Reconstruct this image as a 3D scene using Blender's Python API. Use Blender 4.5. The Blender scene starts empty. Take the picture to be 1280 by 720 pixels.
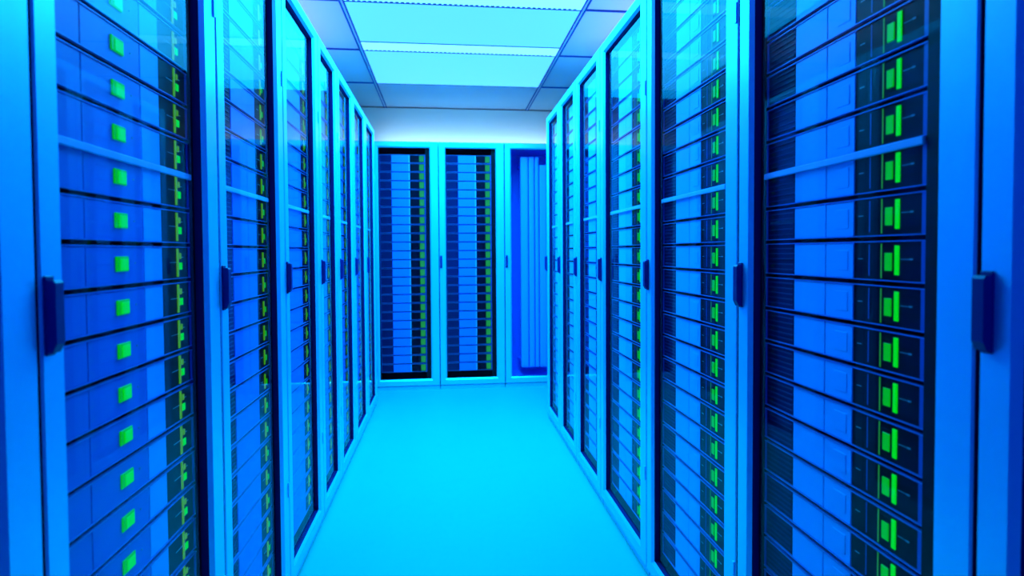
import bpy, bmesh, math, random
from mathutils import Matrix, Vector
random.seed(4)
scene = bpy.context.scene
C = scene.collection

# ------------------------------------------------------------------ camera
F_PX, YAW, PITCH, ROLL, CAM_H, PPY = 736.13, 0.1116, 0.0276, -0.0058, 1.1702, 335.2
cd = bpy.data.cameras.new('camera'); cam = bpy.data.objects.new('camera', cd); C.objects.link(cam)
cd.sensor_width = 36.0; cd.lens = F_PX*36/1280; cd.shift_y = -(360-PPY)/1280; cd.clip_start = .02
Xr = Vector((math.cos(YAW), -math.sin(YAW), 0)); Yr = Vector((math.sin(YAW), math.cos(YAW), 0)); Z = Vector((0, 0, 1))
Fw = Yr*math.cos(PITCH) - Z*math.sin(PITCH); Up = Yr*math.sin(PITCH) + Z*math.cos(PITCH)
c, s = math.cos(ROLL), math.sin(ROLL)
R_ = Xr*c + Up*s; U_ = Up*c - Xr*s; B_ = -Fw
M = Matrix(((R_.x, U_.x, B_.x, 0), (R_.y, U_.y, B_.y, 0), (R_.z, U_.z, B_.z, CAM_H), (0, 0, 0, 1)))
cam.matrix_world = M
cd.dof.use_dof = True; cd.dof.focus_distance = 1.9; cd.dof.aperture_fstop = 3.2
scene.camera = cam

# ------------------------------------------------------------------ view, world
scene.view_settings.view_transform = 'Standard'; scene.view_settings.look = 'None'
scene.view_settings.exposure = 0.0; scene.view_settings.gamma = 1.0; scene.view_settings.use_curve_mapping = False
w = bpy.data.worlds.new('world'); scene.world = w; w.use_nodes = True
w.node_tree.nodes['Background'].inputs[0].default_value = (0.0, 0.02, 1, 1)
w.node_tree.nodes['Background'].inputs[1].default_value = 0.05

# ------------------------------------------------------------------ panel and strip glow, added fill lights
PANEL_E, STRIP_E = (0.12, 0.78, 2.0), (0.30, 1.6, 3.5)
PI = math.pi
def area(name, loc, rot, sx, sy, power, col, spread=180):
    l = bpy.data.lights.new(name, 'AREA'); l.shape = 'RECTANGLE'; l.size = sx; l.size_y = sy
    l.energy = power; l.color = col; l.spread = math.radians(spread)
    o = bpy.data.objects.new(name, l); C.objects.link(o); o.location = loc; o.rotation_euler = rot
    return o
# added unseen uplights above the two cabinet rows, to brighten the ceiling
area('added_uplight', (-1.0, 2.35, 2.16), (PI, 0, 0), .5, 3.0, 7, (.62, .62, 1))
area('added_uplight', (1.2, 2.2, 2.16), (PI, 0, 0), .5, 3.0, 6, (.72, .62, 1))
# added unseen fill light above the back cabinets, to brighten the wall
area('added_wall_fill', (.24, 5.295, 2.122), (PI/2, 0, 0), 1.7, .03, 3.2, (.50, .66, 1), 150)
# added area lights below the aisle ceiling, to brighten floor and doors
area('added_aisle_fill', (.11, 3.45, 2.46), (0, 0, 0), 1.2, 2.8, 205, (.0, .44, 1), 157)
area('added_aisle_fill', (.11, 1.3, 2.46), (0, 0, 0), .7, .25, 5, (.0, .10, 1), 180)
# added deep blue fill light behind the camera, for the near cabinets
area('added_blue_fill', (.1, -1.9, 1.5), (PI/2, 0, 0), 1.2, 1.8, 30, (.0, .008, 1))

# ------------------------------------------------------------------ materials
def mat(name, col, rough=.5, metal=0., spec=.5, emit=None, estr=1., noise=0., nscale=40.):
    m = bpy.data.materials.new(name); m.use_nodes = True
    nt = m.node_tree; b = nt.nodes['Principled BSDF']
    b.inputs['Base Color'].default_value = (*col, 1); b.inputs['Roughness'].default_value = rough
    b.inputs['Metallic'].default_value = metal; b.inputs['Specular IOR Level'].default_value = spec
    if emit:
        b.inputs['Emission Color'].default_value = (*emit, 1); b.inputs['Emission Strength'].default_value = estr
    if noise:
        tc = nt.nodes.new('ShaderNodeTexCoord'); n = nt.nodes.new('ShaderNodeTexNoise'); n.inputs['Scale'].default_value = nscale
        mr = nt.nodes.new('ShaderNodeMapRange'); mr.inputs['To Min'].default_value = rough-noise; mr.inputs['To Max'].default_value = rough+noise
        nt.links.new(tc.outputs['Object'], n.inputs['Vector']); nt.links.new(n.outputs['Fac'], mr.inputs['Value']); nt.links.new(mr.outputs['Result'], b.inputs['Roughness'])
    return m
PAINT = mat('blue_grey_paint', (.07, .70, .98), .32, metal=.45, noise=.05)
DARK = mat('black_interior', (.002, .003, .008), .6, spec=.1)
RAIL = mat('black_rail', (.001, .002, .005), .5, spec=.15)
INNER = mat('blue_interior', (.05, .22, .9), .5)
PALE = mat('pale_metal', (.06, .24, .65), .35, metal=.2)
FASCIA = mat('blue_fascia', (.03, .52, .95), .42, noise=.06, nscale=12)
FASCIA3 = mat('deep_blue_fascia', (.02, .19, .80), .42, noise=.06, nscale=12)
FASCIA2 = mat('mid_blue_fascia', (.02, .16, .62), .42, noise=.06, nscale=12)
VENT = mat('dark_vent', (.001, .005, .05), .5, spec=.12)
VENTBAR = mat('vent_louvre', (.004, .010, .09), .45, spec=.2)
DISP = mat('smoked_display', (.001, .003, .01), .35, spec=.08)
EAR = mat('mounting_ear', (.02, .10, .45), .4)
HANDLE = mat('navy_plastic', (.002, .006, .14), .45, spec=.3)
STRIPM = mat('pale_blank_metal', (.30, .62, .9), .4)
GREEN = mat('green_light', (0, .02, 0), .4, spec=.2, emit=(.0, .72, .0))
GREEN2 = mat('soft_green_light', (0, .02, 0), .4, spec=.2, emit=(.0, .45, .0))
GDIM = mat('green_lens_column', (.0, .08, .01), .4, spec=.2, emit=(.012, .22, .02))
GYEL = mat('yellow_green_light', (0, .02, 0), .4, spec=.2, emit=(.05, .30, .0))
DOOR_SHADE = mat('navy_door_shade', (.002, .008, .09), .5, spec=.15)  # door edges and reveals: shade of the recesses put into a dark colour
MARK = mat('printed_mark', (.15, .4, .4), .5)
FLOORM = mat('cyan_floor_vinyl', (.0, .36, .32), .45, spec=.25, noise=.05, nscale=3)
WALLM = mat('wall_paint', (.75, .74, .56), .7)
CEILM = mat('ceiling_tile', (.68, .58, .56), .7)
BARM = mat('ceiling_bar_metal', (.02, .07, .30), .5, spec=.2)
PANELM = mat('light_panel_diffuser', (.02, .08, .1), .5, emit=PANEL_E)
STRIPE = mat('strip_lamp_lens', (.02, .08, .1), .4, emit=STRIP_E)
DUCT = mat('pale_blue_duct', (.08, .36, .95), .4)
g = bpy.data.materials.new('door_glass'); g.use_nodes = True; nt = g.node_tree; nt.nodes.clear()
o_ = nt.nodes.new('ShaderNodeOutputMaterial'); mx = nt.nodes.new('ShaderNodeMixShader'); fr = nt.nodes.new('ShaderNodeFresnel'); fr.inputs['IOR'].default_value = 1.16
tr = nt.nodes.new('ShaderNodeBsdfTransparent'); tr.inputs[0].default_value = (.90, .96, 1, 1)
gl = nt.nodes.new('ShaderNodeBsdfGlossy'); gl.inputs['Roughness'].default_value = .02; gl.inputs[0].default_value = (.9, .95, 1, 1)
ge = nt.nodes.new('ShaderNodeNewGeometry'); iv = nt.nodes.new('ShaderNodeMath'); iv.operation = 'SUBTRACT'; iv.inputs[0].default_value = 1; ml = nt.nodes.new('ShaderNodeMath'); ml.operation = 'MULTIPLY'
nt.links.new(ge.outputs['Backfacing'], iv.inputs[1]); nt.links.new(iv.outputs[0], ml.inputs[0]); nt.links.new(fr.outputs[0], ml.inputs[1])
nt.links.new(ml.outputs[0], mx.inputs[0]); nt.links.new(tr.outputs[0], mx.inputs[1]); nt.links.new(gl.outputs[0], mx.inputs[2]); nt.links.new(mx.outputs[0], o_.inputs[0])
GLASS = g

# ------------------------------------------------------------------ mesh helpers
class MB:
    def __init__(self): self.bm = bmesh.new(); self.mats = []
    def mi(self, m):
        if m not in self.mats: self.mats.append(m)
        return self.mats.index(m)
    def box(self, x0, x1, y0, y1, z0, z1, m, bev=0., seg=1):
        bm = self.bm; k = self.mi(m)
        v = [bm.verts.new((x, y, z)) for x in (x0, x1) for y in (y0, y1) for z in (z0, z1)]
        fs = [bm.faces.new([v[i] for i in f]) for f in ((0, 1, 3, 2), (4, 6, 7, 5), (0, 4, 5, 1), (2, 3, 7, 6), (0, 2, 6, 4), (1, 5, 7, 3))]
        for f in fs: f.material_index = k
        if bev:
            es = list({e for f in fs for e in f.edges})
            r = bmesh.ops.bevel(bm, geom=es, offset=bev, segments=seg, affect='EDGES', profile=.5)
            for f in r['faces']: f.material_index = k
        return self
    def prism(self, poly, x0, x1, m, axis='x'):
        """extrude a closed 2-D outline along an axis"""
        bm = self.bm; k = self.mi(m)
        P = {'x': lambda t, a, b: (t, a, b), 'y': lambda t, a, b: (a, t, b), 'z': lambda t, a, b: (a, b, t)}[axis]
        A = [bm.verts.new(P(x0, *p)) for p in poly]; Bv = [bm.verts.new(P(x1, *p)) for p in poly]; n = len(poly)
        fs = [bm.faces.new(A), bm.faces.new(Bv[::-1])] + [bm.faces.new((A[i], Bv[i], Bv[(i+1) % n], A[(i+1) % n])) for i in range(n)]
        for f in fs: f.material_index = k
        return self
    def mesh(self, name):
        bmesh.ops.recalc_face_normals(self.bm, faces=self.bm.faces[:])
        me = bpy.data.meshes.new(name); self.bm.to_mesh(me); self.bm.free()
        for m in self.mats: me.materials.append(m)
        return me
    def obj(self, name, parent=None): return link(name, self.mesh(name), parent)
def link(name, me, parent=None):
    o = bpy.data.objects.new(name, me); C.objects.link(o)
    if parent: o.parent = parent
    return o
def tag(o, label=None, cat=None, group=None, kind=None):
    for k, v in (('label', label), ('category', cat), ('group', group), ('kind', kind)):
        if v: o[k] = v
    return o
def copy_tree(o, parent=None):
    n = o.copy(); C.objects.link(n)
    if parent: n.parent = parent
    for ch in o.children: copy_tree(ch, n)
    return n

# ------------------------------------------------------------------ room shell
H, HC, YB = 2.1, 2.49, 5.5
XL, XR, YF = -2.2, 2.4, -2.2
A_, B__ = .533, .704
YD = 5.04
def struct(mb, name): return tag(mb.obj(name), kind='structure')
struct(MB().box(XL-.1, XR+.1, YF-.1, YB+.1, -.1, 0, FLOORM), 'floor')
struct(MB().box(XL, XR, YB, YB+.1, 0, HC, WALLM), 'wall_back')
struct(MB().box(XL-.1, XL, YF-.1, YB+.1, 0, HC, WALLM), 'wall_left')
struct(MB().box(XR, XR+.1, YF-.1, YB+.1, 0, HC, WALLM), 'wall_right')
struct(MB().box(XL, XR, YF-.1, YF, 0, HC, WALLM), 'wall_front')
struct(MB().box(XL-.1, XR+.1, YF-.1, YB+.1, HC+.012, HC+.1, CEILM), 'ceiling')
GL, GR, LM = -.5374, .7624, .7625
def tee(x0, x1, y0, y1):
    return MB()
# long double T-bars and the thin cross bars of the suspended ceiling
n = 1
for x in (GL-1.3, GL, GR, GR+1.3):
    mb = MB()
    for dx in (-.013, .008): mb.box(x+dx, x+dx+.007, YF, YB, HC, HC+.011, BARM, .001)
    mb.box(x-.013, x+.015, YF, YB, HC+.006, HC+.011, CEILM)
    struct(mb, 'trim_%d' % n); n += 1
for k in range(1, 10):
    y = YB-k*LM
    mb = MB()
    for x0, x1 in ((XL, GL-1.315), (GL-1.285, GL-.014), (GL+.016, GR-.014), (GR+.016, GR+1.285), (GR+1.315, XR)):
        mb.box(x0, x1, y-.005, y+.005, HC+.003, HC+.0115, BARM)
    struct(mb, 'trim_%d' % n); n += 1
# luminous panels and strip lamps in the middle column of the ceiling
names = ['farthest from the camera', 'second from the far wall', 'third from the far wall']
for k in range(2, 4):
    y = YB-k*LM
    ps = MB().box(GL+.017, GR-.015, y-.162, y-.006, HC+.004, HC+.0118, STRIPE, .001)
    o = ps.obj('strip_light')
    mb = MB()
    q = 44
    for i in range(q):
        x = GL+.03+(GR-GL-.06)*i/q
        mb.box(x, x+.017, y-.018, y-.009, HC+.0025, HC+.0042, BARM)
    mb.box(GL+.017, GR-.015, y-.1665, y-.162, HC+.001, HC+.0118, BARM)
    mb.obj('slot_edge', o)
    tag(o, {2: 'bright slim strip light across the ceiling, the one nearer the far wall', 3: 'bright slim strip light across the ceiling at the top edge of the photo'}.get(k, 'bright slim strip light across the aisle ceiling above the camera'), 'ceiling light', 'strip lights across the ceiling')
    o = MB().box(GL+.017, GR-.015, y-LM+.007, y-.168, HC+.005, HC+.0118, PANELM).obj('ceiling_light_panel')
    tag(o, {2: 'glowing cyan ceiling light panel between the two strip lights in view'}.get(k, 'glowing cyan ceiling light panel above the camera end of the aisle'), 'ceiling light', 'glowing panels in the aisle ceiling')

o = MB().box(GL+.017, GR-.015, YB-2*LM+.007, YB-LM-.007, HC+.005, HC+.0118, PANELM).obj('ceiling_light_panel')
tag(o, 'glowing cyan ceiling light panel nearest the far wall, beyond both strip lights', 'ceiling light', 'glowing panels in the aisle ceiling')

# ------------------------------------------------------------------ cabinets
SL, SR, ZT, ZB = .058, .074, 2.052, .09     # stile widths and opening heights
def build_cabinet(w_, depth, inner=DARK, rails=True, sfr=(.118, .826)):
    root = bpy.data.objects.new('server_cabinet', None); C.objects.link(root); root.empty_display_size = .1
    e = .0015
    t = .018
    body = MB()
    body.box(e, e+t, .0345, depth, .03, H-.004, PAINT); body.box(w_-e-t, w_-e, .0345, depth, .03, H-.004, PAINT)
    body.box(e+t, w_-e-t, .0345, depth, H-.03, H-.004, PAINT)
    body.box(e+t, w_-e-t, .0345, depth, .03, .06, PAINT)
    body.box(e+t, w_-e-t, depth-.02, depth, .06, H-.03, inner)
    body.box(e+t, e+t+.002, .0365, depth-.02, .06, H-.03, inner); body.box(w_-e-t-.002, w_-e-t, .0365, depth-.02, .06, H-.03, inner)
    body.box(e+t, w_-e-t, .0365, depth-.02, H-.034, H-.03, inner); body.box(e+t, w_-e-t, .0365, depth-.02, .06, .064, inner)
    body.box(e, w_-e, .0265, .034, .036, ZB-.012, DARK)
    body.box(.004, w_-.004, .012, depth, 0, .03, PAINT)
    body.obj('cabinet_body', root)
    # dark gasket ring behind the door, its black doubling as shade in the seams
    gk = MB()
    gk.box(e, SL+.002, .0265, .034, ZB-.012, H-.004, DARK); gk.box(w_-SR-.002, w_-e, .0265, .034, ZB-.012, H-.004, DARK)
    gk.box(SL, w_-SR, .0265, .034, ZT, H-.004, DARK); gk.box(SL, w_-SR, .0265, .034, ZB-.012, ZB, DARK)
    gk.obj('door_gasket', root)
    if rails:
        a0, a1 = sfr[0]*w_, sfr[1]*w_
        if a1+.004 < w_-SR:
            MB().box(a1+.001, w_-e-t-.002, .0345, .055, ZB-.02, ZT+.01, RAIL).obj('mounting_rail', root)
        MB().box(e+t+.002, a0-.001, .0345, .055, ZB-.02, ZT+.01, RAIL).obj('mounting_rail', root)
    # door: four frame members with a chamfered inner edge
    d = MB(); q = .0035; ch = .010; th = .026
    u0, u1, z0, z1 = q, w_-q, .036, H
    i0, i1, j0, j1 = SL, w_-SR, ZB, ZT
    bm = d.bm; k = d.mi(PAINT)
    r = .003
    loops = []
    def loop(a, b, c_, e_, v): return [bm.verts.new(p) for p in ((a, v, c_), (b, v, c_), (b, v, e_), (a, v, e_))]
    loops.append(loop(u0, u1, z0, z1, th)); loops.append(loop(u0, u1, z0, z1, r)); loops.append(loop(u0+r, u1-r, z0+r, z1-r, 0))
    # a raised rib near the opening
    m_ = .016
    loops.append(loop(i0-ch, i1+ch, j0-ch, j1+ch, 0)); loops.append(loop(i0, i1, j0, j1, .009)); loops.append(loop(i0, i1, j0, j1, th))
    ks = d.mi(DOOR_SHADE)
    for n_, (A, Bv) in enumerate(zip(loops, loops[1:]+loops[:1])):
        for i in range(4):
            f = bm.faces.new((A[i], A[(i+1) % 4], Bv[(i+1) % 4], Bv[i])); f.material_index = ks if n_ in (0, 4) else k
    door = d.obj('door', root)
    MB().box(i0-.0, i1+.0, .0195, .0225, j0, j1, GLASS).obj('glass_pane', door)
    # swing handle: black base, raised navy lever with tapered ends
    hz0, hz1 = 1.040, 1.136
    h_ = MB()
    h_.box(.0075, .0265, -.004, 0, hz0-.006, hz1+.006, HANDLE, .0015)
    h_.prism([(-.004, hz0), (-.010, hz0-.002), (-.016, hz0+.010), (-.016, hz1-.004), (-.013, hz1), (-.004, hz1)], .0085, .0255, HANDLE, 'x')
    h_.obj('handle', door)
    for z in (.35, 1.72):
        MB().box(w_-.016, w_-.0065, -.004, .0, z, z+.05, PAINT, .001).obj('hinge', door)
    return root

def place(root, side, y, x=None):
    if side == 'L': root.location = (-A_, y, 0); root.rotation_euler = (0, 0, PI/2)
    elif side == 'R': root.location = (B__, y, 0); root.rotation_euler = (0, 0, -PI/2)
    else: root.location = (x, YD, 0)
    return root

# ------------------------------------------------------------------ servers
V0 = .035
PITCH_S = .0765; HS = .0683
def server_parts(kind, w_, far=False):
    """meshes of one server, origin at its lower left front; returns (chassis, [(name, mesh, [(name, mesh)...])])"""
    f = {'R': (.100, .27, .552, .793, .806), 'B': (.118, .297, .557, .790, .800), 'L': (.135, .345, .695, .872, .880), 'N': (.120, .268, .675, .868, .878)}[kind]
    u = [x*w_ for x in f]; hh = HS; D = .45
    ch = MB()
    ch.box(u[0]+.002, u[4]-.002, .008, D, .001, hh-.001, DARK)
    bez = .0017
    ch.box(u[0], u[4], 0, .008, 0, bez, PALE); ch.box(u[0], u[4], 0, .008, hh-bez, hh, PALE)
    ch.box(u[3], u[4], .001, .008, bez, hh-bez, EAR); ch.box(u[0], u[0]+.002, .001, .008, bez, hh-bez, EAR)
    z0, z1 = bez, hh-bez
    parts = []
    if kind != 'N':
        v = MB(); v.box(u[0]+.002, u[1], .005, .008, z0, z1, VENT)
        for i in range(5):
            z = z0+.008+i*.0115
            v.box(u[0]+.006, u[1]-.006, .0025, .0055, z, z+.003, VENTBAR, .0007)
        parts.append(('vent_panel', v, []))
        p = MB()
        if kind == 'R':
            sm = .43*w_
            p.box(u[1], sm-.001, .002, .008, z0, z1, FASCIA, .0008); p.box(sm+.001, u[2], .002, .008, z0, z1, FASCIA, .0008)
            p.box(sm+.03, u[2]-.014, .0012, .0022, z0+.014, z1-.014, FASCIA, .0005)
        elif kind == 'B':
            p.box(u[1], u[2], .002, .008, z0, z1, FASCIA3, .0008)
            p.box(u[2], u[2]+.006, .001, .008, z0, z1, STRIPM)
        else:
            sm = .50*w_
            p.box(u[1], sm, .002, .008, z0, z1, FASCIA3, .0008); p.box(sm+.001, u[2], .0027, .008, z0, z1, FASCIA3, .0008)
        parts.append(('front_panel', p, []))
        d0 = u[2] + (.006 if kind == 'B' else .001)
    else:
        p = MB()
        for a, b, m in ((u[0]+.002, u[1]-.001, FASCIA2), (u[1]+.001, .560*w_-.001, FASCIA2), (.560*w_+.001, u[2], FASCIA)):
            p.box(a, b, .002, .008, z0, z1, m, .0008)
        p.box(.505*w_, .51*w_, .0012, .0022, hh*.52, hh*.56, MARK)
        btn = MB(); btn.box(.403*w_, .466*w_, -.001, .002, hh*.33, hh*.72, GREEN2, .001)
        btn.box(.418*w_, .461*w_, -.0022, -.001, hh*.36, hh*.66, GREEN, .0006)
        parts.append(('front_panel', p, [('status_light', btn)]))
        d0 = u[2]+.001
    d = MB(); d.box(d0, u[3], .003, .008, z0, z1, DISP, .0005)
    lights = []
    def lamp(a, b, zz0, zz1, m, nm='status_light'):
        l = MB(); l.box(a*w_, b*w_, .0005, .003, hh*zz0, hh*zz1, m, .0006); lights.append((nm, l))
    if kind == 'R':
        d.box(0.612*w_, 0.615*w_, .0024, .0032, z0+.006, z1-.004, EAR); d.box(0.656*w_, 0.660*w_, .0024, .0032, z0+.003, z1-.003, GDIM)
        d.box(0.726*w_, 0.758*w_, .0024, .0031, hh*.54, hh*.555, MARK); d.box(0.754*w_, 0.764*w_, .0022, .0032, hh*.53, hh*.57, MARK)
        d.box(0.570*w_, 0.588*w_, .0024, .0031, hh*.535, hh*.555, MARK)
        d.box(0.665*w_, 0.702*w_, .0022, .0031, hh*.18, hh*.80, DARK)
        lamp(0.673, 0.697, .26, .70, GREEN2); lamp(0.707, 0.721, .16, .88, GREEN)
    elif kind == 'B':
        lamp(.712, .782, .10, .90, GDIM)
    elif kind == 'N':
        d.box(0.730*w_, 0.790*w_, .0024, .0031, hh*.50, hh*.52, MARK)
        d.box(0.805*w_, 0.830*w_, .0024, .0031, hh*.66, hh*.68, MARK)
        lamp(0.778, 0.790, .06, .94, GYEL); lamp(0.794, 0.816, .28, .50, GREEN); lamp(0.798, 0.810, .62, .80, GYEL)
    else:
        d.box(0.730*w_, 0.765*w_, .0024, .0031, hh*.50, hh*.52, MARK)
        lamp(0.782, 0.802, .14, .82, GYEL); lamp(0.812, 0.830, .30, .55, GREEN2)
    parts.append(('display_panel', d, lights))
    return ch, parts

def server_proto(kind, w_):
    ch, parts = server_parts(kind, w_)
    root = ch.obj('rack_server')
    for nm, mb, subs in parts:
        p = mb.obj(nm, root)
        for sn, sm in subs: tag(sm.obj(sn, p), 'green status light')
    return root

ORD = ['', 'first', 'second', 'third', 'fourth', 'fifth', 'sixth', 'seventh', 'eighth', 'ninth', 'tenth', 'eleventh', 'twelfth', 'thirteenth', 'fourteenth', 'fifteenth', 'sixteenth', 'seventeenth', 'eighteenth', 'nineteenth', 'twentieth', 'twenty-first', 'twenty-second', 'twenty-third', 'twenty-fourth', 'twenty-fifth']
Z0 = 1.3455   # level of the pale strip: slots are counted from it
SLOTS = list(range(-16, 9))   # bottom of slot k is Z0 + k*pitch

def blank_strip(root, w_, kind, where):
    f = {'R': (.100, .806), 'L': (.135, .88), 'N': (.12, .878)}[kind]
    st = MB().box(f[0]*w_, f[1]*w_, -.006, 0, -.0125, .0005, STRIPM, .0015).obj('blanking_strip')
    st.matrix_world = root.matrix_basis @ Matrix.Translation((0, V0-.0002, Z0))
    tag(st, 'pale cyan blanking strip between the dark servers of the %s' % where, 'blanking strip', 'pale blanking strips across the cabinets')

def slot_phrase(k):
    if k >= 0: return '%s slot above the pale strip' % ORD[k+1] if k else 'slot resting on the pale strip'
    return '%s slot below the pale strip' % ORD[-k] if k < -1 else 'slot just under the pale strip'

def fill(root, kind, w_, where, group):
    proto = server_proto(kind, w_); first = True
    for k in SLOTS:
        s_ = proto if first else copy_tree(proto); first = False
        s_.matrix_world = root.matrix_basis @ Matrix.Translation((0, V0, Z0+k*PITCH_S+.001))
        what = {'N': 'blue server with square green button', 'R': 'server with green status lights', 'L': 'server with thin green light'}[kind]
        tag(s_, '%s, %s, %s' % (what, where, slot_phrase(k)), 'server', group)
STUFF = []
Lseam = [.838, 1.466, 2.04, 2.60, 3.05, 3.55, 4.08, 4.60]
Rseam = [.711, 1.36, 2.015, 2.64, 3.15, 3.62, 4.09]
wl = ['nearest left cabinet', 'second left cabinet', 'third left cabinet', 'fourth left cabinet', 'fifth left cabinet', 'sixth left cabinet', 'farthest left cabinet']
wr = ['nearest right cabinet', 'second right cabinet', 'third right cabinet', 'fourth right cabinet', 'fifth right cabinet', 'farthest right cabinet']
def cab(side, y, w_, label, **kw):
    x = kw.pop('x', None)
    r = place(build_cabinet(w_, kw.pop('depth', .9), **kw), side, y, x)
    return tag(r, label, 'server cabinet', 'server cabinets lining the aisle')
cab('L', .218, .62, 'blue metal server cabinet cut by the left edge of the photo')
cab('R', .711, .65, 'blue metal server cabinet cut by the right edge of the photo')
for i in range(7):
    w_ = Lseam[i+1]-Lseam[i]; kind = 'N' if i == 0 else 'L'
    place_ = ['the nearest fully shown one of the left row', 'second along the left row', 'third along the left row', 'fourth along the left row', 'fifth along the left row', 'sixth along the left row', 'last one of the left row'][i]
    r = cab('L', Lseam[i], w_, 'glass-doored server cabinet with pale blue frame, '+place_, sfr=(.12, .878) if kind == 'N' else (.135, .88))
    blank_strip(r, w_, kind, wl[i])
    if i == 6: STUFF.append((r, 'L', w_))
    else: fill(r, kind, w_, wl[i], 'servers in the %s' % wl[i])
for i in range(6):
    w_ = Rseam[i+1]-Rseam[i]
    place_ = ['the nearest fully shown one of the right row', 'second along the right row', 'third along the right row', 'fourth along the right row', 'fifth along the right row', 'last one of the right row'][i]
    r = cab('R', Rseam[i+1], w_, 'glass-doored server cabinet with pale blue frame, '+place_, sfr=(.10, .806))
    blank_strip(r, w_, 'R', wr[i])
    if i == 5: STUFF.append((r, 'R', w_))
    else: fill(r, 'R', w_, wr[i], 'servers in the %s' % wr[i])
# farthest cabinets of both rows: only slivers of their servers show
big = None
sb = bmesh.new(); smats = []
for r, kind, w_ in STUFF:
    ch, parts = server_parts(kind, w_)
    allmb = [ch] + [p[1] for p in parts] + [l for p in parts for _, l in p[2]]
    for mb in allmb:
        me = mb.mesh('tmp')
        for m in me.materials:
            if m not in smats: smats.append(m)
        remap = [smats.index(m) for m in me.materials]
        for k in SLOTS:
            b0 = len(sb.verts); f0 = len(sb.faces)
            sb.from_mesh(me); sb.verts.ensure_lookup_table(); sb.faces.ensure_lookup_table()
            T = r.matrix_basis @ Matrix.Translation((0, V0, Z0+k*PITCH_S+.001))
            for v in sb.verts[b0:]: v.co = T @ v.co
            for f in sb.faces[f0:]: f.material_index = remap[f.material_index]
        bpy.data.meshes.remove(me)
me = bpy.data.meshes.new('rack_servers'); sb.to_mesh(me); sb.free()
for m in smats: me.materials.append(m)
tag(link('rack_servers', me), 'stacked servers showing as slivers in the farthest cabinets of both side rows', 'server', kind='stuff')

# ------------------------------------------------------------------ back row, facing the camera
bw = .56; bx = -.617
for i in range(3):
    x = bx+i*bw
    lab = ['glass-doored server cabinet facing the camera, left of the back row', 'glass-doored server cabinet facing the camera, middle of the back row', 'cabinet facing the camera at the back with blue ducts instead of servers'][i]
    if i < 2:
        r = cab('B', 0, bw, lab, x=x, depth=.44, sfr=(.118, .80))
        proto = server_proto('B', bw)
        for k in range(25):
            s_ = proto if k == 0 else copy_tree(proto)
            s_.scale = (1, .75, .97)
            s_.location = (x, YD+V0, .150+k*.0742)
            tag(s_, 'small server with green light column, %s back cabinet, %s from the top' % (['left', 'middle'][i], ORD[25-k]), 'server', 'servers in the %s back cabinet' % ['left', 'middle'][i])
    else:
        r = cab('B', 0, bw, lab, x=x, depth=.44, inner=INNER, rails=False)
        for j, (a, b, z1) in enumerate(((.655, .72, 2.0), (.728, .775, 2.0), (.783, .815, 2.0), (.823, .885, 1.93))):
            mb = MB(); mb.box(a, b, 5.13, 5.19, .15, z1, DUCT, .006, 2)
            mb.box(a+.012, b-.012, 5.126, 5.13, .17, z1-.02, DUCT, .001)
            mb.box(a+.008, b-.008, 5.19, 5.4598, .16, .19, INNER); mb.box(a+.008, b-.008, 5.19, 5.4598, z1-.06, z1-.03, INNER)
            o = mb.obj('cable_duct')
            tag(o, 'tall pale blue upright duct inside the back cabinet, ' + ['leftmost and widest', 'second from the left', 'narrow, third from the left', 'rightmost and shorter at its top'][j], 'cable duct', 'upright ducts in the right back cabinet')

# ------------------------------------------------------------------ added bases, out of view, under the added uplights and wall fill
for x, y, nm in ((-1.0, 2.35, 'left'), (1.2, 2.2, 'right')):
    o = MB().box(x-.27, x+.27, y-1.52, y+1.52, H-.004, 2.15, PAINT, .004).obj('added_uplight_base')
    tag(o, 'long flat added base for the unseen uplight on top of the %s cabinet row' % nm, 'ceiling light')

o = MB().box(-.61, 1.06, 5.24, 5.29, H-.004, 2.14, PAINT, .003).obj('added_wall_fill_base')  # added base for the unseen wall fill light
tag(o, 'slim added base for the unseen wall fill light on top of the back cabinets', 'ceiling light')
